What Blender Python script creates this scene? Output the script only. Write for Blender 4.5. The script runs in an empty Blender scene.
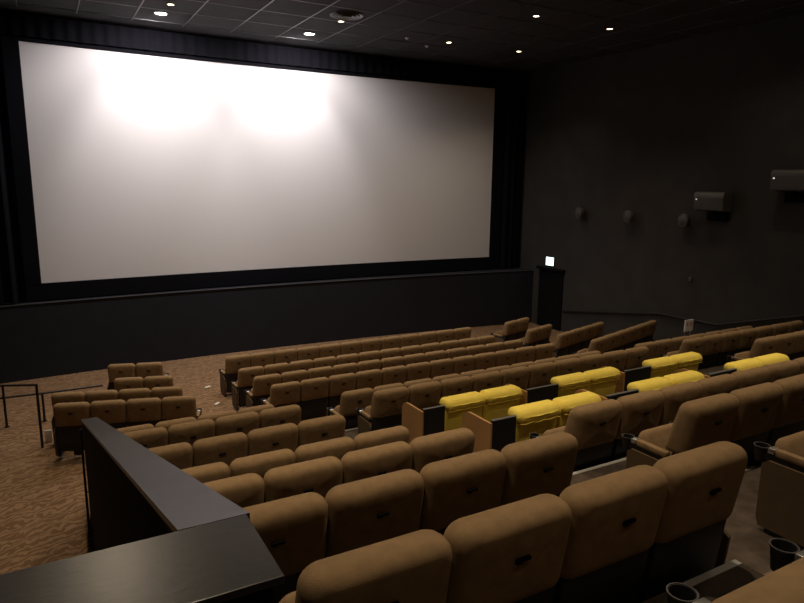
import bpy, bmesh, math, random
from mathutils import Vector, Matrix
random.seed(7)
PI = math.pi
C = bpy.context.scene.collection
sc = bpy.context.scene
Z0 = 5.05                       # the front floor is z = 0; the camera stands on an upper tier

# ------------------------------------------------------------------ camera
cam = bpy.data.cameras.new('camera'); cam_o = bpy.data.objects.new('camera', cam); C.objects.link(cam_o)
cam.sensor_width = 36; cam.lens = 638 / 804 * 36; cam.clip_start = 0.05; cam.clip_end = 200
yaw, pitch, roll = math.radians(29.45), math.radians(-10.65), math.radians(0.63)
fw = Vector((math.sin(yaw)*math.cos(pitch), math.cos(yaw)*math.cos(pitch), math.sin(pitch)))
rt = Vector((math.cos(yaw), -math.sin(yaw), 0)); up = rt.cross(fw)
r2 = math.cos(roll)*rt + math.sin(roll)*up; u2 = -math.sin(roll)*rt + math.cos(roll)*up
M = Matrix((r2, u2, -fw)).transposed().to_4x4(); M.translation = Vector((0, 0, Z0))
cam_o.matrix_world = M
sc.camera = cam_o

# ------------------------------------------------------------------ world, exposure
w = bpy.data.worlds.new('world'); sc.world = w; w.use_nodes = True
w.node_tree.nodes['Background'].inputs[0].default_value = (0.55, 0.6, 0.8, 1)
w.node_tree.nodes['Background'].inputs[1].default_value = 0.0
sc.view_settings.view_transform = 'Standard'; sc.view_settings.look = 'None'
sc.view_settings.exposure = 0.0; sc.view_settings.gamma = 1.0; sc.view_settings.use_curve_mapping = False

# lamp strengths (the lamps themselves are built with their downlight fixtures)
FRONT_W = 560      # two strong downlights just in front of the screen
HOUSE_W = 330      # warm downlights over the seats

# ------------------------------------------------------------------ materials
def mat(name, col, rough=0.6, metal=0.0, spec=0.5, noise=None, bump=None, sheen=0.0, emit=None, estr=0.0, stretch=None):
    m = bpy.data.materials.new(name); m.use_nodes = True
    nt = m.node_tree; b = nt.nodes['Principled BSDF']
    b.inputs['Base Color'].default_value = (*col, 1); b.inputs['Roughness'].default_value = rough
    b.inputs['Metallic'].default_value = metal; b.inputs['Specular IOR Level'].default_value = spec
    if sheen:
        b.inputs['Sheen Weight'].default_value = sheen; b.inputs['Sheen Roughness'].default_value = 0.5
        b.inputs['Sheen Tint'].default_value = (*[min(1, c*3+.1) for c in col], 1)
    if emit:
        b.inputs['Emission Color'].default_value = (*emit, 1); b.inputs['Emission Strength'].default_value = estr
    if noise or bump:
        tc = nt.nodes.new('ShaderNodeTexCoord'); mp = nt.nodes.new('ShaderNodeMapping')
        if stretch: mp.inputs['Scale'].default_value = stretch
        nt.links.new(tc.outputs['Object'], mp.inputs[0])
    if noise:
        sc_, amt = noise
        n = nt.nodes.new('ShaderNodeTexNoise'); n.inputs['Scale'].default_value = sc_; n.inputs['Detail'].default_value = 4
        nt.links.new(mp.outputs[0], n.inputs['Vector'])
        r = nt.nodes.new('ShaderNodeValToRGB')
        r.color_ramp.elements[0].position = .3; r.color_ramp.elements[1].position = .7
        r.color_ramp.elements[0].color = (*[c*(1-amt) for c in col], 1); r.color_ramp.elements[1].color = (*[min(1, c*(1+amt)) for c in col], 1)
        nt.links.new(n.outputs['Fac'], r.inputs[0]); nt.links.new(r.outputs[0], b.inputs['Base Color'])
    if bump:
        sc_, amt = bump
        n = nt.nodes.new('ShaderNodeTexNoise'); n.inputs['Scale'].default_value = sc_; n.inputs['Detail'].default_value = 3
        nt.links.new(mp.outputs[0], n.inputs['Vector'])
        bp = nt.nodes.new('ShaderNodeBump'); bp.inputs['Strength'].default_value = amt; bp.inputs['Distance'].default_value = .01
        nt.links.new(n.outputs['Fac'], bp.inputs['Height']); nt.links.new(bp.outputs[0], b.inputs['Normal'])
    return m

def carpet_mat():
    m = mat('patterned_carpet', (.16, .085, .045), .95, spec=.1)
    nt = m.node_tree; b = nt.nodes['Principled BSDF']
    tc = nt.nodes.new('ShaderNodeTexCoord'); mp = nt.nodes.new('ShaderNodeMapping'); mp.inputs['Scale'].default_value = (1, 1, 1)
    nt.links.new(tc.outputs['Object'], mp.inputs[0])
    n0 = nt.nodes.new('ShaderNodeTexNoise'); n0.inputs['Scale'].default_value = 3.0
    nt.links.new(mp.outputs[0], n0.inputs['Vector'])
    mx = nt.nodes.new('ShaderNodeVectorMath'); mx.operation = 'MULTIPLY_ADD'; mx.inputs[1].default_value = (.35, .35, 0)
    nt.links.new(n0.outputs['Color'], mx.inputs[0]); nt.links.new(mp.outputs[0], mx.inputs[2])
    wv = nt.nodes.new('ShaderNodeTexWave'); wv.wave_type = 'BANDS'; wv.bands_direction = 'Y'
    wv.inputs['Scale'].default_value = 2.6; wv.inputs['Distortion'].default_value = 9; wv.inputs['Detail'].default_value = 2; wv.inputs['Detail Scale'].default_value = 2.2
    nt.links.new(mx.outputs[0], wv.inputs['Vector'])
    r = nt.nodes.new('ShaderNodeValToRGB')
    r.color_ramp.elements[0].position = .35; r.color_ramp.elements[0].color = (.165, .097, .052, 1)
    r.color_ramp.elements[1].position = .75; r.color_ramp.elements[1].color = (.28, .175, .10, 1)
    nt.links.new(wv.outputs['Fac'], r.inputs[0]); nt.links.new(r.outputs[0], b.inputs['Base Color'])
    return m

def tier_mat():
    return mat('dark_grey_brown_carpet', (.085, .065, .05), .95, spec=.1, noise=(9, .3), bump=(180, .3))

MT = dict(
    carpet=carpet_mat(), tier=tier_mat(),
    fabric=mat('brown_velour', (.25, .163, .084), .9, spec=.15, noise=(14, .14), bump=(300, .25), sheen=.1),
    yellow=mat('yellow_cover', (.88, .69, .12), .75, spec=.2, noise=(10, .05), bump=(25, .35)),
    shell=mat('black_plastic', (.012, .012, .014), .5),
    black=mat('matt_black', (.006, .006, .007), .9, spec=.1),
    tan=mat('tan_laminate', (.46, .25, .10), .5, noise=(3, .12)),
    olive=mat('brown_side_panel', (.10, .062, .028), .8, noise=(12, .1)),
    silver=mat('brushed_silver', (.75, .75, .75), .28, metal=.9),
    wall=mat('charcoal_wall', (.044, .042, .040), .9, spec=.15, noise=(1.5, .12), bump=(60, .2)),
    ceiling=mat('dark_ceiling_tile', (.038, .037, .043), .85, spec=.25, noise=(2, .1), bump=(120, .3)),
    tbar=mat('ceiling_bar_metal', (.12, .12, .135), .35, metal=.5),
    stage=mat('black_stage_fabric', (.010, .010, .018), .9, noise=(3, .2), bump=(80, .3)),
    drape=mat('black_drape', (.006, .006, .009), .95, sheen=.1, spec=.1),
    screen=mat('projection_screen', (.79, .765, .785), .85, spec=.1),
    cap=mat('dark_laminate_cap', (.036, .035, .038), .3, spec=.5, noise=(4, .2), bump=(50, .08), stretch=(.4, 1, 1)),
    parapet=mat('black_parapet_panel', (.012, .012, .013), .8, spec=.15, noise=(6, .2)),
    rail=mat('dark_rail', (.018, .014, .012), .45, metal=.3),
    nosing=mat('aluminium_nosing', (.62, .60, .56), .4, metal=.3),
    lamp=mat('lamp_glass', (1, 1, 1), .5, emit=(1, .93, .82), estr=40),
    warmlamp=mat('warm_lamp_glass', (1, 1, 1), .5, emit=(1, .78, .5), estr=14),
    ring=mat('lamp_ring', (.12, .12, .12), .4),
    spk=mat('speaker_casing', (.085, .082, .078), .45),
    grille=mat('speaker_grille', (.075, .072, .07), .7, bump=(400, .3)),
    white=mat('white_board', (.95, .93, .9), .6),
    red=mat('red_ink', (.75, .06, .04), .6),
    green=mat('sign_green', (0, .25, .12), .5, emit=(0.02, .55, .35), estr=1.2),
    exitlit=mat('sign_white', (.9, 1, .95), .5, emit=(.62, 1, .88), estr=3.2),
    led=mat('indicator_dot', (.9, .9, .9), .4, emit=(1, 1, 1), estr=.5),
    ledge=mat('stage_ledge', (.06, .058, .06), .5),
    stair_edge=mat('stair_edge', (.17, .13, .095), .8),
    marker_plastic=mat('white_plastic', (.85, .82, .75), .6),
)

# ------------------------------------------------------------------ helpers
def smooth(me, ang=40):
    for p in me.polygons: p.use_smooth = True
    try: me.set_sharp_from_angle(angle=math.radians(ang))
    except Exception: pass

def mesh_from(bm, name, material, sm=True):
    bmesh.ops.recalc_face_normals(bm, faces=bm.faces)
    me = bpy.data.meshes.new(name); bm.to_mesh(me); bm.free()
    me.materials.append(material)
    if sm: smooth(me)
    return me

def obj(name, bm, material, parent=None, sm=True):
    me = mesh_from(bm, name, material, sm) if isinstance(bm, bmesh.types.BMesh) else bm
    o = bpy.data.objects.new(name, me); C.objects.link(o)
    if parent: o.parent = parent
    return o

def tag(o, label, cat, group=None):
    o['label'] = label; o['category'] = cat
    if group: o['group'] = group
    return o

def thing(name, label, cat, loc=(0, 0, 0), rz=0, group=None):
    o = bpy.data.objects.new(name, None); C.objects.link(o); o.empty_display_size = .1
    o.location = loc; o.rotation_euler = (0, 0, rz)
    return tag(o, label, cat, group)

def struct(name, bm, m, sm=False):
    o = obj(name, bm, m, None, sm); o['kind'] = 'structure'; return o

def box(bm, x0, x1, y0, y1, z0, z1, bev=0):
    vs = [bm.verts.new((x, y, z)) for z in (z0, z1) for y in (y0, y1) for x in (x0, x1)]
    fs = [bm.faces.new([vs[i] for i in f]) for f in ((0,2,3,1), (4,5,7,6), (0,1,5,4), (2,6,7,3), (0,4,6,2), (1,3,7,5))]
    if bev:
        es = list({e for f in fs for e in f.edges})
        bmesh.ops.bevel(bm, geom=es, offset=bev, segments=2, affect='EDGES', profile=.5)
    return vs

def prism(bm, pts, a, b, axis='x'):
    """extrude a polygon given in the two other axes from a to b along axis"""
    def P(u, v, t):
        return {'x': (t, u, v), 'y': (u, t, v), 'z': (u, v, t)}[axis]
    A = [bm.verts.new(P(u, v, a)) for u, v in pts]; B = [bm.verts.new(P(u, v, b)) for u, v in pts]
    n = len(pts)
    bm.faces.new(A); bm.faces.new(B[::-1])
    for i in range(n): bm.faces.new((A[i], B[i], B[(i+1) % n], A[(i+1) % n]))

def tube(bm, p, q, r, n=10):
    p = Vector(p); q = Vector(q); d = (q-p).normalized()
    a = d.orthogonal().normalized(); b = d.cross(a)
    A = [bm.verts.new(p + r*(math.cos(t)*a + math.sin(t)*b)) for t in [2*PI*i/n for i in range(n)]]
    B = [bm.verts.new(q + r*(math.cos(t)*a + math.sin(t)*b)) for t in [2*PI*i/n for i in range(n)]]
    bm.faces.new(A[::-1]); bm.faces.new(B)
    for i in range(n): bm.faces.new((A[i], A[(i+1) % n], B[(i+1) % n], B[i]))

def lathe(bm, prof, n=24, mtx=None):
    rings = []
    for r, z in prof:
        if r < 1e-6: rings.append([bm.verts.new((0, 0, z))])
        else: rings.append([bm.verts.new((r*math.cos(2*PI*i/n), r*math.sin(2*PI*i/n), z)) for i in range(n)])
    for A, B in zip(rings, rings[1:]):
        for i in range(n):
            j = (i+1) % n
            f = [A[i % len(A)], A[j % len(A)], B[j % len(B)], B[i % len(B)]]
            g = []
            for v in f:
                if v not in g: g.append(v)
            if len(g) > 2: bm.faces.new(g)
    if mtx: bmesh.ops.transform(bm, matrix=mtx, verts=[v for R in rings for v in R])

def outline(hw, hh, r, n=6, q=1.0):
    R_ = max(min(r, hw-.001, hh-.001), .002); pts = []
    for sx, sz, a0 in ((1, 1, 0), (-1, 1, 90), (-1, -1, 180), (1, -1, 270)):
        r = R_ if sz > 0 else max(R_*q, .002); cx = sx*(hw-r); cz = sz*(hh-r)
        for i in range(n+1):
            a = math.radians(a0 + 90*i/n); pts.append((cx + r*math.cos(a), cz + r*math.sin(a)))
    return pts

def pillow(bm, w_, d, h, r, e, dome=.012, fn=None, rows=5, q=1.0):
    """upholstered block: outline in XZ, depth along Y, edges rounded by e, faces slightly domed"""
    rings = []
    def ring(inset, y, s=1.0):
        pts = outline(w_/2-inset, h/2-inset, r-inset*.6, 6, q)
        return [bm.verts.new((x*s, y, z*s)) for x, z in pts]
    for s in (.25, .55, .8): rings.append(ring(e, d/2 + dome*(1-s*s), s))
    for k in range(rows+1):
        a = PI/2*k/rows; rings.append(ring(e*(1-math.sin(a)), d/2 - e + e*math.cos(a)))
    for k in range(rows, -1, -1):
        a = PI/2*k/rows; rings.append(ring(e*(1-math.sin(a)), -(d/2 - e + e*math.cos(a))))
    for s in (.8, .55, .25): rings.append(ring(e, -(d/2 + dome*(1-s*s)), s))
    n = len(rings[0])
    for A, B in zip(rings, rings[1:]):
        for i in range(n): bm.faces.new((A[i], A[(i+1) % n], B[(i+1) % n], B[i]))
    bm.faces.new(rings[0]); bm.faces.new(rings[-1][::-1])
    if fn:
        for R in rings:
            for v in R: v.co = Vector(fn(*v.co))

# ------------------------------------------------------------------ structure: tiers, floor, walls, ceiling
XL, XR, YB, YF, ZC = -1.85, 15.45, -4.0, 19.3, 3.85 + Z0
RY = {1: 14.47, 2: 13.38, 3: 12.23, 4: 11.09, 5: 9.07, 6: 7.92, 7: 6.52, 8: 5.08, 9: 3.97, 10: 2.86, 11: 1.78, 12: .65, 13: -.48}
RZ = {5: .68, 6: 1.04, 7: 1.36, 8: 1.72, 9: 2.10, 10: 2.465, 11: 2.80, 12: 3.15, 13: 3.53}     # tier floors
def slope_z(y):
    return max(0.0, min(.31, (13.45 - y)/2.35*.31))
def edge(k):       # front edge of tier k
    return 10.1 if k == 5 else RY[k-1] - .03
bm = bmesh.new()
box(bm, XL, XR, 1.55, YF, -.2, 0)                         # flat front floor and the corridor under the parapet
prism(bm, [(13.45, 0), (11.1, .31), (10.1, .31), (10.1, -.1), (13.45, -.1)], .3, XR, 'x')
v = [bm.verts.new(p) for p in ((XL, 13.45, -.002), (XL, 1.6, -.002), (.3, 13.45, 0), (.3, 11.1, .31), (.3, 10.1, .31), (.3, 1.6, .31), (.3, 1.6, -.1), (.3, 13.45, -.1), (XL, 1.6, -.1), (XL, 13.45, -.1))]
for f in ((0, 3, 2), (0, 4, 3), (0, 5, 4), (0, 1, 5), (1, 8, 6, 5), (0, 2, 7, 9), (8, 9, 7, 6)): bm.faces.new([v[j] for j in f])
struct('floor', bm, MT['carpet'])
bm = bmesh.new()
for k in range(5, 14):
    y1 = edge(k); y0 = edge(k+1) if k < 13 else YB
    x0 = .46 if k <= 11 else XL
    if k == 12: y0 = edge(13)
    zb = 0
    top = RZ[k]; prev = RZ[k-1] if k > 5 else .31
    half = (prev + top)/2
    ym = y1 - .42
    for (a, b) in ((x0, 2.985), (3.68, 9.95), (10.82, XR)):
        box(bm, a, b, y0, y1, zb, top - (.03 if k == 9 and a == 3.68 else 0))
    for (a, b) in ((2.985, 3.68), (9.95, 10.82)):          # aisle flights: a half step, then the tier
        box(bm, a, b, y0, ym, zb, top); box(bm, a, b, ym, y1, zb, half)
struct('floor_tiers', bm, MT['tier'])
# step nosings
tn = 0
def nosing(x0, x1, y, z, m='nosing'):
    global tn
    tn += 1
    b = bmesh.new(); box(b, x0, x1, y-.035, y+.004, z-.02, z+.004)
    struct('trim_%d' % tn, b, MT[m])
for k in range(5, 14):
    prev = RZ[k-1] if k > 5 else .31
    nosing(3.0, 3.66, edge(k)-.42, RZ[k], 'stair_edge'); nosing(3.0, 3.66, edge(k), (RZ[k]+prev)/2, 'stair_edge')
    nosing(9.97, 10.8, edge(k)-.42, RZ[k], 'stair_edge')
    if k <= 11: nosing(3.68, 4.9, edge(k), RZ[k])
nosing(2.5, 2.98, edge(12), RZ[12])
nosing(3.02, 3.2, edge(12)+.006, (RZ[12]+RZ[11])/2+.002)

b = bmesh.new(); box(b, XR, XR+.2, YB, YF, -.2, ZC+.2); struct('wall_right', b, MT['wall'])
b = bmesh.new(); box(b, XL-.2, XL, YB, YF, -.2, ZC+.2); struct('wall_left', b, MT['wall'])
b = bmesh.new(); box(b, XL, XR, YB-.2, YB, -.2, ZC+.2); struct('wall_back', b, MT['wall'])
b = bmesh.new(); box(b, XL, XR, YF, YF+.2, -.2, ZC+.2); struct('wall_front', b, MT['black'])
b = bmesh.new(); box(b, XL, XR, YB, YF, ZC, ZC+.2); struct('ceiling', b, MT['ceiling'])
# suspended ceiling bars
b = bmesh.new()
x = 4.8 - 1.22*5
while x < XR:
    if x > XL: box(b, x-.012, x+.012, YB, 17.9, ZC-.012, ZC-.001)
    x += 1.22
y = 14.08 - 1.2*14
while y < 17.9:
    box(b, XL, XR, y-.012, y+.012, ZC-.011, ZC-.0012)
    y += 1.2
struct('trim_ceiling', b, MT['tbar'])

# ------------------------------------------------------------------ screen end
def stage_y(x): return 18.42 - .0072*(x-5.2)**2
b = bmesh.new()                                            # black dado below the screen, gently curved
N = 40; xs = [XL + (XR-XL)*i/N for i in range(N+1)]
fr = [(x, stage_y(x)) for x in xs]; bk = [(x, YF) for x in xs]
ztop = Z0 - 3.12
poly = fr + bk[::-1]
prism(b, poly, 0, ztop, 'z')
struct('wall_stage', b, MT['stage'])
b = bmesh.new()
for i in range(N):
    (xa, ya), (xb, yb) = fr[i], fr[i+1]
    vs = [b.verts.new(p) for p in ((xa, ya-.02, ztop), (xb, yb-.02, ztop), (xb, yb+.06, ztop), (xa, ya+.06, ztop), (xa, ya-.02, ztop+.012), (xb, yb-.02, ztop+.012), (xb, yb+.06, ztop+.012), (xa, ya+.06, ztop+.012))]
    for f in ((0,1,5,4), (4,5,6,7), (3,7,6,2), (0,3,2,1)): b.faces.new([vs[j] for j in f])
bmesh.ops.remove_doubles(b, verts=b.verts, dist=1e-4)
struct('trim_stage', b, MT['ledge'])

def scr_y(x): return 18.5 + .28*(1-((x-6.95)/7.1)**2)
scr = thing('cinema_screen', 'large wide blank white cinema screen on the front wall', 'screen', (6.78, 18.3, ztop))
b = bmesh.new(); SX0, SX1, SZ0, SZ1 = -.125, 14.05, Z0-2.66, Z0+3.20
cols = []
for i in range(61):
    x = SX0 + (SX1-SX0)*i/60; y = scr_y(x)
    cols.append([b.verts.new((x, y, SZ0)), b.verts.new((x, y, SZ1)), b.verts.new((x, y+.03, SZ1)), b.verts.new((x, y+.03, SZ0))])
for A, B in zip(cols, cols[1:]):
    for j in range(4): b.faces.new((A[j], B[j], B[(j+1) % 4], A[(j+1) % 4]))
b.faces.new(cols[0]); b.faces.new(cols[-1][::-1])
bmesh.ops.translate(b, verts=b.verts, vec=(-6.78, -18.3, -ztop))
obj('projection_surface', b, MT['screen'], scr)
b = bmesh.new()                                            # black masking frame
def mask(x0, x1, z0, z1, n=30):
    cs = []
    for i in range(n+1):
        x = x0 + (x1-x0)*i/n; y = scr_y(min(max(x, SX0), SX1)) - .03
        cs.append([b.verts.new((x-6.78, y-18.3, z0-ztop)), b.verts.new((x-6.78, y-18.3, z1-ztop)), b.verts.new((x-6.78, y-18.3+.08, z1-ztop)), b.verts.new((x-6.78, y-18.3+.08, z0-ztop))])
    for A, B in zip(cs, cs[1:]):
        for j in range(4): b.faces.new((A[j], B[j], B[(j+1) % 4], A[(j+1) % 4]))
    b.faces.new(cs[0]); b.faces.new(cs[-1][::-1])
mask(SX0-.35, SX1+.35, ztop+.035, SZ0+.01); mask(SX0-.35, SX1+.35, SZ1-.01, SZ1+.16)
mask(SX0-.35, SX0+.01, SZ0, SZ1, 3); mask(SX1-.01, SX1+.35, SZ0, SZ1, 3)
obj('masking_frame', b, MT['drape'], scr, sm=False)

def drape(name, label, x0, x1, yf, z0, z1, pitch, amp):
    b = bmesh.new(); n = int((x1-x0)/pitch*10); th = .04
    A = []
    for i in range(n+1):
        x = x0 + (x1-x0)*i/n; ph = (x-x0)/pitch*2*PI
        y = yf(x) + amp*(math.sin(ph) + .35*math.sin(ph*.43+1))
        A.append([b.verts.new((x, y, z0)), b.verts.new((x, y, z1)), b.verts.new((x, y+th, z1)), b.verts.new((x, y+th, z0))])
    for P_, Q in zip(A, A[1:]):
        for j in range(4): b.faces.new((P_[j], Q[j], Q[(j+1) % 4], P_[(j+1) % 4]))
    b.faces.new(A[0]); b.faces.new(A[-1][::-1])
    o = obj(name, b, MT['drape']); tag(o, label, 'curtain'); return o
drape('curtain', 'black pleated drape hanging left of the screen', XL+.05, -.50, lambda x: 18.35, ztop+.04, ZC-.02, .28, .07)
drape('curtain', 'black pleated drape hanging right of the screen', 14.42, 15.38, lambda x: 18.42, ztop+.04, ZC-.02, .28, .07)
drape('valance_curtain', 'short black pleated valance running above the screen', -.45, 14.38, lambda x: scr_y(max(min(x, SX1), SX0))-.12, SZ1+.10, ZC-.05, .3, .025)

# ------------------------------------------------------------------ seats
H = 1.0      # top of a seat back above its tier
LEAN = .125
def lean(x, y, z):
    return (x, y + LEAN*(H - z), z)
def back_fn(zc):
    def f(x, y, z):
        z = z + zc
        t = max(0, min(1, (z - (H-.19))/.09)); t = t*t*(3-2*t)
        y2 = y*(1 + .14*t)                                   # fuller roll at the top
        y2 += .012*math.cos(x/.29*PI/2) * (1 if y < 0 else -1) * -1
        k = max(0, min(1, (H-.12-z)/.4))
        x *= 1 - .025*k
        if y > 0: y2 += .10*k
        return lean(x, y2, z)
    return f
def me_backrest(m='fabric', w_=.577, h=.425):
    b = bmesh.new(); pillow(b, w_, .15, h, .08, .066, .01, back_fn(H - h/2), q=.6)
    return mesh_from(b, 'backrest', MT[m])
def me_shell():
    b = bmesh.new(); box(b, -.272, .272, -.045, .05, .10, .585, .015)
    for v in b.verts: v.co = Vector(lean(*v.co))
    box(b, -.06, .06, .12, .27, 0, .14)
    return mesh_from(b, 'back_shell', MT['shell'])
def me_cushion(deg, hy=.26, hz=.285):
    b = bmesh.new(); pillow(b, .50, .11, .40, .09, .045, .012, lambda x, y, z: (x, y, z+.18))
    a = math.radians(90-deg)
    bmesh.ops.transform(b, matrix=Matrix.Translation((0, hy, hz)) @ Matrix.Rotation(-a, 4, 'X'), verts=b.verts)
    return mesh_from(b, 'seat_cushion', MT['fabric'])
def me_tag():
    b = bmesh.new()
    box(b, -.033, .033, -.113, -.09, H-.172, H-.155, .004)
    box(b, -.036, -.008, -.114, -.09, H-.179, H-.156, .004)
    for v in b.verts: v.co = Vector(lean(*v.co))
    return mesh_from(b, 'coat_hook', MT['black'])
AX = -.29
def me_armpad():
    b = bmesh.new(); box(b, AX-.03, AX+.03, .11, .395, .533, .583, .014); return mesh_from(b, 'armrest_pad', MT['fabric'])
def me_armplate():
    b = bmesh.new(); box(b, AX-.031, AX+.031, .398, .44, .545, .580, .004); return mesh_from(b, 'armrest_plate', MT['silver'])
def me_armbeam():
    b = bmesh.new(); box(b, AX-.022, AX+.022, .10, .46, .49, .536); box(b, AX-.02, AX+.02, .16, .24, 0, .52); box(b, AX-.03, AX+.03, .10, .40, 0, .03)
    return mesh_from(b, 'armrest_support', MT['shell'], False)
def me_cup():
    b = bmesh.new()
    lathe(b, [(0, 0), (.036, 0), (.046, .09), (.050, .095), (.050, .10), (.043, .10), (.034, .012), (0, .012)], 20, Matrix.Translation((AX, .495, .47)))
    return mesh_from(b, 'cup_holder', MT['shell'])
def me_ring():
    b = bmesh.new()
    lathe(b, [(.0465, .0985), (.051, .0985), (.051, .103), (.0465, .103), (.0465, .0985)], 20, Matrix.Translation((AX, .495, .47)))
    return mesh_from(b, 'cup_rim', MT['spk'])
def me_side():
    b = bmesh.new(); prism(b, [(.06, .04), (.44, .04), (.46, .10), (.46, .47), (.42, .50), (.10, .50), (.02, .45)], AX-.043, AX-.024, 'x')
    return mesh_from(b, 'side_panel', MT['olive'], False)

ME = dict(backrest=me_backrest(), shell=me_shell(), cushion=me_cushion(62), low=me_cushion(80, .20, .20), tag=me_tag(), pad=me_armpad(), plate=me_armplate(),
          beam=me_armbeam(), cup=me_cup(), rim=me_ring(), side=me_side())
def put(name, me, parent, loc=(0, 0, 0)):
    o = bpy.data.objects.new(name, me); C.objects.link(o); o.parent = parent; o.location = loc; return o
def armrest(seat, dx=0):
    a = put('armrest', ME['beam'], seat, (dx, 0, 0))
    put('armrest_pad', ME['pad'], a); put('armrest_plate', ME['plate'], a)
    put('cup_holder', ME['cup'], a); put('cup_rim', ME['rim'], a)
    return a
ORD = ['first', 'second', 'third', 'fourth', 'fifth', 'sixth', 'seventh', 'eighth', 'ninth', 'tenth', 'eleventh', 'twelfth']
def seat(x, y, z, th, label, group, end=None, near=False):
    s = thing('theatre_chair', label, 'seat', (x, y, z), th, group)
    put('backrest', ME['backrest'], s); put('back_shell', ME['shell'], s); put('seat_cushion', ME['low' if near else 'cushion'], s)
    put('coat_hook', ME['tag'], s)
    armrest(s)
    if end in ('left', 'both'): put('side_panel', ME['side'], s)
    if end in ('right', 'both'):
        armrest(s, .58); put('side_panel', ME['side'], s, (.647, 0, 0))
    return s
S = .58
def row(x0, y0, z, n, th, where, first=0, word='row', backz=None):
    """a row of n seats whose left end is at x0, y0 (back top line)"""
    for i in range(first, n):
        d = (i+.5)*S
        x = x0 + d*math.cos(th); y = y0 + d*math.sin(th)
        zz = z(x, y) if callable(z) else z
        e = 'left' if i == 0 else ('right' if i == n-1 else None)
        lab = '%s brown seat from the left in the %s' % (ORD[i], where)
        seat(x, y, zz, th, lab, 'brown seats of the %s' % where, e)

zf = lambda x, y: slope_z(y)
# front left block, turned towards the screen
TL = math.radians(-17); TR = math.radians(15.5)
row(1.02, 15.04, 0, 2, TL, 'front row of the front left block')
row(1.04, 13.89, 0, 2, TL, 'second row of the front left block')
row(-.10, 13.02, .12, 4, TL, 'third row of the front left block')
row(-.08, 11.87, .28, 4, TL, 'fourth row of the front left block')
# front centre block
for k, nm in zip((1, 2, 3, 4), ('front', 'second', 'third', 'fourth')):
    row(3.48, RY[k], [0, 0.0, 0, .14, .30][k], 12, 0, '%s row of the front centre block' % nm)
# front right block
row(11.72, 14.5, 0, 2, TR, 'front row of the front right block')
row(11.68, 13.45, 0, 2, TR, 'second row of the front right block')
row(11.62, 12.16, .16, 4, TR, 'third row of the front right block')
row(11.48, 10.85, .31, 6, TR, 'fourth row of the front right block')
# rear left block beside the parapet
for k, nm in zip(range(5, 12), ('front', 'second', 'third', 'fourth', 'fifth', 'sixth', 'seventh')):
    row({5: .58, 6: .58, 7: .61, 8: .64, 9: .60, 10: .60, 11: .635}[k], RY[k], RZ[k], 4, 0, '%s row of the rear left block' % nm)
for i, nm in ((1, 'leftmost'), (2, 'middle'), (3, 'rightmost')):
    seat(.595+(i+.5)*S, RY[12]+.05, RZ[12], 0, '%s of the three nearest brown seats at the lower right corner' % nm, 'nearest brown seats', near=True)
# rear centre block: two brown rows, two rows of yellow pairs, three brown rows
row(4.02, RY[5], RZ[5], 10, 0, 'front row of the rear centre block')
row(4.02, RY[6], RZ[6], 10, 0, 'second row of the rear centre block')
row(4.02, RY[9], RZ[9]-.03, 8, 0, 'first brown row behind the yellow seats')
row(4.02, RY[10], RZ[10], 4, 0, 'second brown row behind the yellow seats')
row(4.02, RY[11], RZ[11], 1, 0, 'third brown row behind the yellow seats')
# rear right block
row(10.9, RY[5], RZ[5], 7, 0, 'front row of the rear right block')
row(10.9, RY[6], RZ[6], 7, 0, 'second row of the rear right block')
row(10.95, RY[7]-.02, RZ[7], 4, 0, 'third row of the rear right block')

# ---- yellow-covered double seats
YW = .615
def y_back():
    b = bmesh.new()
    def f(x, y, z):
        z += H-.38
        s = 1 - .06*max(0, min(1, (H-.15-z)/.5))
        return lean(x*s, y, z)
    pillow(b, YW-.012, .15, .62, .05, .045, .015, f); return mesh_from(b, 'backrest', MT['yellow'])
def y_head():
    b = bmesh.new()
    def f(x, y, z):
        t = max(-1, min(1, z/.072))
        y = y*1.0 - (.015 if y < 0 else 0)*(1-t)
        x = x*(1 + .012*(1-t))
        z2 = z + H - .022 + .006*math.sin(x*38) * (1 if z < 0 else .3)
        return (x, y + .01, z2)
    pillow(b, YW, .225, .145, .068, .068, .012, f); return mesh_from(b, 'head_roll', MT['yellow'])
def y_hem():
    b = bmesh.new(); pts = []
    for i in range(25):
        t = i/24; x = (t-.5)*(YW-.06); pts.append((x, -.104 - .008*math.sin(t*PI), H-.094+.006*math.sin(x*38)))
    for p, q in zip(pts, pts[1:]): tube(b, p, q, .006, 6)
    return mesh_from(b, 'hem_seam', MT['yellow'])
def y_hole():
    b = bmesh.new(); lathe(b, [(0, 0), (.045, 0), (.05, .008), (.045, .02), (0, .02)], 20, Matrix.Translation((0, -.048+.26*.3-.04, H-.30)) @ Matrix.Rotation(PI/2, 4, 'X'))
    return mesh_from(b, 'coat_hook', MT['black'])
YM = dict(back=y_back(), head=y_head(), hem=y_hem(), hook=y_hole())
def yellow(x, y, z, label, grp, hook):
    s = thing('double_seat_half', label, 'seat', (x, y, z), 0, grp)
    put('backrest', YM['back'], s); h = put('head_roll', YM['head'], s); put('hem_seam', YM['hem'], h)
    put('back_shell', ME['shell'], s); put('seat_cushion', ME['cushion'], s, (0, .03, 0))
    if hook: put('coat_hook', YM['hook'], s)
    dz = -.045 if z < 1.5 else -.06
    for c in s.children:
        if c.name.startswith(('backrest', 'head', 'coat')): c.location.z = dz
    s.name = 'yellow_seat'
    return s
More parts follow.
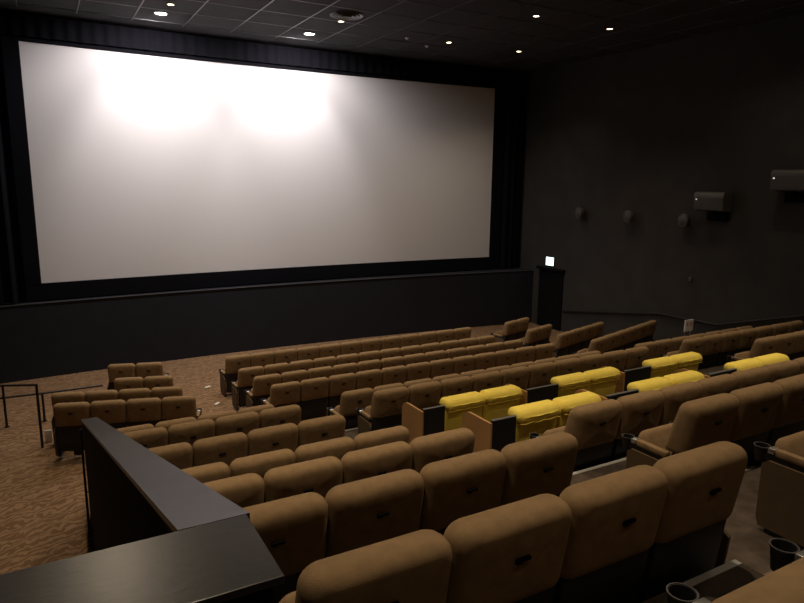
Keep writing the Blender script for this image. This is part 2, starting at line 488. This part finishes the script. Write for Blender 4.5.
def partition(x, y, z, wplate, label):
    """tan side panel, black rear plate and small table between two pairs"""
    t = thing('seat_partition', label, 'partition', (x, y, z))
    b = bmesh.new()
    pts = [(-.12, 0), (.38, 0), (.38, .80)]
    for i in range(7):
        a = PI/2*i/6; pts.append(((.38-.14)+.14*math.cos(a), .80+.11*math.sin(a)))
    pts.append((-.12, .91))
    prism(b, pts, 0, .025, 'x'); p = obj('side_panel', b, MT['tan'], t, sm=False); p['label'] = 'tan laminate side panel with rounded corner'
    b = bmesh.new(); box(b, .026, wplate, -.12, -.09, 0, .93, .006); obj('back_plate', b, MT['shell'], t, sm=False)
    b = bmesh.new(); box(b, .024, wplate, -.125, -.085, .931, .937); obj('plate_edge', b, MT['ring'], t, sm=False)
    b = bmesh.new(); box(b, .026, wplate, -.088, .33, .56, .59, .006); obj('table_top', b, MT['shell'], t, sm=False)
    return t
pos = ['leftmost', 'middle', 'rightmost']
for k, offs, rw in ((7, (4.27, 6.15, 8.05), 'farther'), (8, (4.21, 6.05, 7.93), 'nearer')):
    for i in range(3):
        x0 = offs[i]
        for j in range(2):
            yellow(x0 + .62*(j+.5), RY[k]-.04, RZ[k]-.03, '%s seat of the %s yellow pair in the %s yellow row' % (('left', 'right')[j], pos[i], rw), 'yellow covered seats', k == 8 and j == 0)
        if i == 0:
            xs_ = x0 - .38; wp = .34
        else:
            xs_ = offs[i-1] + 1.27; wp = x0 - .03 - xs_
        partition(xs_, RY[k]-.04, RZ[k], wp, 'black and tan partition on the left of the %s yellow pair, %s row' % (pos[i], rw))

# ------------------------------------------------------------------ parapet in front of the camera
pp = thing('parapet_wall', 'low black parapet wall with dark laminate top beside the camera, bending and sloping down', 'wall', (.36, 1.7, 0))
zt = Z0 - .95; SL = -.301
yfar = 9.5; zfar = zt + SL*(yfar-1.70)
ox, oy = .36, 1.7
b = bmesh.new()                                            # sloped cap
prism(b, [(0, zt), (0, zt-.024), (yfar-oy, zfar-.024), (yfar-oy, zfar)], .26-ox, .46-ox, 'x')
obj('sloping_cap', b, MT['cap'], pp, sm=False)
b = bmesh.new(); box(b, XL+.003-ox, .45-ox, 1.365-oy, -.0015, zt-.022, zt, .003)
obj('level_cap', b, MT['cap'], pp, sm=False)
b = bmesh.new()
prism(b, [(0.0, zt-.026), (0.0, 0.003), (yfar-.02-oy, .003), (yfar-.02-oy, zfar-.026)], .275-ox, .445-ox, 'x')
obj('sloping_panel', b, MT['parapet'], pp, sm=False)
b = bmesh.new(); box(b, XL+.003-ox, .445-ox, 1.45-oy, -.002, .003, zt-.024)
obj('level_panel', b, MT['parapet'], pp, sm=False)
b = bmesh.new(); tube(b, (.235-ox, 9.1-oy, .003), (.235-ox, 9.1-oy, Z0-3.30), .016)
tube(b, (.235-ox, 9.1-oy, Z0-3.30), (.30-ox, 9.1-oy, Z0-3.30), .012)
tube(b, (.235-ox, 9.1-oy, Z0-4.2), (.30-ox, 9.1-oy, Z0-4.2), .012)
o = obj('corner_rail', b, MT['rail'], pp)

# ------------------------------------------------------------------ rails on the front floor
def rail(label, posts, bars, loc):
    t = thing('guard_rail', label, 'railing', loc)
    L = Vector(loc)
    for p, h in posts:
        b = bmesh.new(); tube(b, Vector((p[0], p[1], 0.002))-L, Vector((p[0], p[1], h))-L, .024)
        lathe(b, [(0, 0), (.05, 0), (.05, .012), (0, .012)], 16, Matrix.Translation(Vector((p[0], p[1], .002))-L))
        obj('post', b, MT['rail'], t)
    for p, q in bars:
        b = bmesh.new(); tube(b, Vector(p)-L, Vector(q)-L, .022); obj('rail_bar', b, MT['rail'], t)
RA = Z0 - 3.78
rail('dark metal guard rail nearest the left edge of the picture', [((-.32, 13.18), RA), ((-.95, 14.77), RA-.38)],
     [((-.32, 13.18, RA), (-.95, 14.77, RA-.38)), ((-.95, 14.77, RA-.38), (-1.82, 14.77, RA-.38)), ((-.32, 13.18, RA-.26), (-.32, 13.18, RA))], (-.6, 14.0, 0))
RC = Z0 - 4.44
rail('long low dark guard rail behind the front left seats', [((-.27, 14.8), RC)],
     [((-1.82, 14.8, RC+.03), (-.27, 14.8, RC)), ((-.27, 14.8, RC), (.9, 15.0, RC-.06))], (.2, 14.8, 0))
b = bmesh.new(); box(b, -.27, -.15, 13.5, 13.56, .003, .24, .006)
o = obj('side_plate', b, MT['nosing']); o.name = 'metal_end_plate'; tag(o, 'small pale metal plate on the carpet left of the front left seats', 'plate')
for i, (px, py, l) in enumerate(((3.24, 15.4, 'farther'), (3.16, 14.1, 'nearer'))):  # unlit white markers for the small white spots on the floor
    b = bmesh.new(); pillow(b, .16, .06, .05, .01, .008, .002)
    o = obj('floor_marker', b, MT['marker_plastic']); o.location = (px, py, .026); o.rotation_euler = (0, 0, .4+.3*i)
    tag(o, '%s small white marker on the carpet beside the front centre block' % l, 'litter')

# ------------------------------------------------------------------ right wall fittings
WX = XR - .002
b = bmesh.new(); box(b, WX-.05, WX, 16.12, 17.3, 0, Z0-2.93)
d = struct('door_1', b, MT['black'])
b = bmesh.new(); box(b, WX-.16, WX-.051, 16.02, 17.36, Z0-2.99, Z0-2.90); o = obj('door_head', b, MT['black'], d, sm=False)
b = bmesh.new(); tube(b, (WX-.09, 16.25, 1.0), (WX-.09, 16.25, 1.25), .012); obj('door_handle', b, MT['rail'], d)

ex = thing('exit_sign', 'small glowing green and white exit sign on the right wall above the door', 'sign', (WX, 16.78, Z0-2.68))
b = bmesh.new(); box(b, -.06, 0, -.20, .20, -.16, .15, .006); obj('sign_box', b, MT['ring'], ex, sm=False)
b = bmesh.new(); box(b, -.066, -.0605, -.185, .185, -.145, .135); obj('lit_face', b, MT['exitlit'], ex, sm=False)
b = bmesh.new()                                            # running figure and arrow
def bar2(p, q, r): tube(b, (-.068, p[0], p[1]), (-.068, q[0], q[1]), r, 6)
lathe(b, [(0, -.003), (.018, -.003), (.018, .003), (0, .003)], 12, Matrix.Translation((-.069, .05, .085)) @ Matrix.Rotation(PI/2, 4, 'Y'))
bar2((.055, .06), (.075, -.01), .014); bar2((.075, -.01), (.03, -.05), .010); bar2((.03, -.05), (.05, -.10), .009); bar2((.075, -.01), (.12, -.07), .010)
bar2((.055, .05), (.01, .02), .008); bar2((.055, .05), (.10, .03), .008)
bar2((-.06, 0), (-.15, 0), .008); bar2((-.15, 0), (-.12, .03), .008); bar2((-.15, 0), (-.12, -.03), .008)
obj('pictogram', b, MT['green'], ex)

t = thing('wainscot_shadow_line', 'thin dark wainscot shadow line running along the right wall', 'railing', (WX, 12, Z0-3.7))  # dark tube and brackets put in for the shadow edge at the wainscot line
b = bmesh.new(); pl = [(16.0, -4.32), (14.0, -4.0), (12.05, -3.68), (10.25, -3.64), (8.12, -2.99), (4.0, -1.75), (-1, -.25)]
for p, q in zip(pl, pl[1:]): tube(b, (-.06, p[0]-12, p[1]+3.7), (-.06, q[0]-12, q[1]+3.7), .028)
obj('rail_bar', b, MT['rail'], t)
for p in pl[:-1]:
    b = bmesh.new(); tube(b, (0, p[0]-12, p[1]+3.62), (-.06, p[0]-12, p[1]+3.69), .012); obj('bracket', b, MT['rail'], t)

for (y, z, nm) in ((15.35, -.93, 'farthest'), (13.36, -.95, 'middle'), (11.45, -.95, 'nearest')):
    t = thing('wall_drum', '%s of three small round dark drums mounted on the right wall' % nm, 'wall fitting', (WX, y, Z0+z), 0, 'round wall fittings')
    mt = Matrix.Translation((-.20, 0, 0)) @ Matrix.Rotation(math.radians(-12), 4, 'Z') @ Matrix.Rotation(-PI/2 - .12, 4, 'Y')
    b = bmesh.new(); lathe(b, [(0, -.06), (.14, -.06), (.18, -.03), (.18, .06), (.165, .07), (.155, .06), (0, .06)], 28, mt); obj('drum', b, MT['spk'], t)
    b = bmesh.new(); lathe(b, [(0, .062), (.15, .062), (.135, .075), (0, .08)], 28, mt); obj('front_face', b, MT['grille'], t)
    b = bmesh.new(); tube(b, (0, 0, 0), (-.16, 0, 0), .03); obj('bracket', b, MT['rail'], t)

for (y, z, nm) in ((10.6, -.42, 'farther'), (8.62, .12, 'nearer')):
    t = thing('wall_speaker', '%s of two large dark box loudspeakers on the right wall' % nm, 'loudspeaker', (WX, y, Z0+z), 0, 'wall loudspeakers')
    b = bmesh.new(); pts = []
    for i in range(9):
        a = PI/2 + PI/2*i/8; pts.append((-.48+.10+.10*math.cos(a), .24-.10+.10*math.sin(a)))
    pts += [(-.42, -.22), (-.10, -.26), (-.10, .24)]
    prism(b, pts, -.42, .42, 'y'); obj('cabinet', b, MT['spk'], t)
    b = bmesh.new(); prism(b, [(-.494, .10), (-.483, .10), (-.425, -.2), (-.436, -.2)], -.40, .40, 'y'); obj('front_grille', b, MT['grille'], t, sm=False)
    b = bmesh.new(); lathe(b, [(0, 0), (.02, 0), (.02, .012), (0, .014)], 12, Matrix.Translation((-.483, .33, .05)) @ Matrix.Rotation(-PI/2, 4, 'Y')); obj('indicator', b, MT['led'], t)
    b = bmesh.new(); box(b, -.10, 0, -.3, .25, -.5, .1); box(b, -.25, -.10, -.06, .0, -.38, -.22); obj('bracket_and_shadow', b, MT['black'], t, sm=False)  # black block stands for the bracket and the cabinet's shadow below it
b = bmesh.new(); box(b, -.05, 0, -.05, .05, -.06, .06, .01)
o = obj('wall_switch_box', b, MT['spk']); o.location = (WX, 11.22, Z0-2.55); tag(o, 'tiny dark box fixed low on the right wall between drums and seats', 'wall fitting')

# notice on a stand between the right blocks
nt_ = thing('notice_stand', 'small white notice with red marks on a stand behind the right seats', 'sign', (14.2, 10.25, .31))
zs = Z0 - .31
b = bmesh.new(); box(b, -.16, .16, -.012, .012, zs-3.68, zs-3.38, .004)
obj('notice_board', b, MT['white'], nt_, sm=False)
b = bmesh.new()
for cx in (-.07, .07):
    for (u, v, a) in ((0, .035, .05), (0, 0, .06), (0, -.035, .05)): box(b, cx-a/2, cx+a/2, -.0165, -.0125, zs-3.49+v-.007, zs-3.49+v+.007)
    box(b, cx-.006, cx+.006, -.0166, -.0124, zs-3.54, zs-3.44)
obj('red_marks', b, MT['red'], nt_, sm=False)
b = bmesh.new()
for cx in (-.10, .10): tube(b, (cx, .02, .03), (cx, .02, zs-3.45), .011)
obj('upright', b, MT['silver'], nt_)
b = bmesh.new(); box(b, -.2, .2, -.14, .16, 0, .03, .006); obj('foot', b, MT['black'], nt_, sm=False)

# ------------------------------------------------------------------ ceiling fittings
def downlight(x, y, r, m, label, watts, col, size_deg, blend, tilt=None, rad=.06, group='ceiling downlights'):
    t = thing('downlight', label, 'ceiling lamp', (x, y, ZC), 0, group)
    b = bmesh.new(); lathe(b, [(r, -.001), (r*1.28, -.001), (r*1.28, -.014), (r*1.05, -.02), (r, -.008), (r, -.001)], 24); obj('trim_ring', b, MT['ring'], t)
    b = bmesh.new(); lathe(b, [(0, -.004), (r*.98, -.004), (r*.98, -.010), (0, -.012)], 24); obj('lamp_face', b, m, t)
    if watts:
        l = bpy.data.lights.new('downlight_bulb', 'SPOT'); l.energy = watts; l.color = col
        l.spot_size = math.radians(size_deg); l.spot_blend = blend; l.shadow_soft_size = rad
        lo = bpy.data.objects.new('downlight_bulb', l); C.objects.link(lo); lo.parent = t; lo.location = (0, 0, -.03 - rad*.0)
        if tilt: lo.rotation_euler = tilt
    return t
COLD = (1, .93, .90); WARM = (1, .80, .56)
def extra(t, watts, col, deg, blend, tilt=(0, 0, 0)):
    l = bpy.data.lights.new('downlight_bulb', 'SPOT'); l.energy = watts; l.color = col
    l.spot_size = math.radians(deg); l.spot_blend = blend; l.shadow_soft_size = .06
    lo = bpy.data.objects.new('downlight_bulb', l); C.objects.link(lo); lo.parent = t; lo.location = (0, 0, -.03); lo.rotation_euler = tilt
for x, y, nm in ((2.87, 16.82, 'left'), (6.64, 16.95, 'right')):
    t = downlight(x, y, .13, MT['lamp'], '%s of the two large bright downlights right in front of the screen' % nm, FRONT_W*1.05, COLD, 165, .6, (math.radians(22), 0, 0), group='bright downlights by the screen')
    extra(t, FRONT_W*.52, COLD, 76, .6, (math.radians(34), 0, 0))
names_x = ['first', 'second', 'third', 'fourth']
for x, y, nm in ((2.93, 15.87, 'first'), (6.81, 15.26, 'second'), (10.36, 15.84, 'third'), (12.80, 15.77, 'fourth')):
    downlight(x, y, .07, MT['warmlamp'], '%s from the left of the small warm downlights near the screen' % nm, HOUSE_W*.4, WARM, 120, .8)
for j, y in enumerate((12.35, 9.35, 6.0, 2.7, -1.0)):
    for i, x in enumerate((.55, 3.0, 6.8, 10.5, 12.9)):
        if (j, i) == (1, 4): x, y = 13.3, 8.7  # unseen lamp added here, out of view, to brighten the notice board
        elif j == 1: y = 9.35
        downlight(x, y, .07, MT['warmlamp'], 'small warm downlight %s from the left in the %s ceiling row over the seats' % ((names_x+['fifth'])[i], ORD[j]), HOUSE_W*(1, .55, .95, .95, .2)[j]*(1, 1, 1, .9, .6)[i], WARM, (92, 150 if i == 0 else 130, 86, 80, 80)[j], (.9, .5 if i == 0 else .9, .8, .7, .7)[j])
t = thing('air_diffuser', 'round dark ceiling air vent with concentric rings near the screen', 'vent', (6.68, 14.65, ZC))
for k, r in enumerate((.40, .31, .22, .13)):
    b = bmesh.new(); lathe(b, [(r, -.002-.008*k), (r-.012, -.03-.012*k), (r-.075, -.012-.012*k), (r-.07, -.004-.008*k)], 40); obj('vane_ring', b, MT['tbar'] if k in (0,) else MT['spk'], t)
b = bmesh.new(); lathe(b, [(0, -.05), (.06, -.045), (.06, -.001)], 24); obj('hub', b, MT['spk'], t)
for (x, y, l) in ((9.1, 16.0, 'left'), (10.1, 16.6, 'right')):
    b = bmesh.new(); lathe(b, [(0, -.06), (.02, -.055), (.05, -.02), (.06, -.001)], 16)
    o = obj('sprinkler_head', b, MT['silver']); o.location = (x, y, ZC); tag(o, '%s of two tiny silver sprinkler heads on the ceiling above the screen' % l, 'sprinkler')
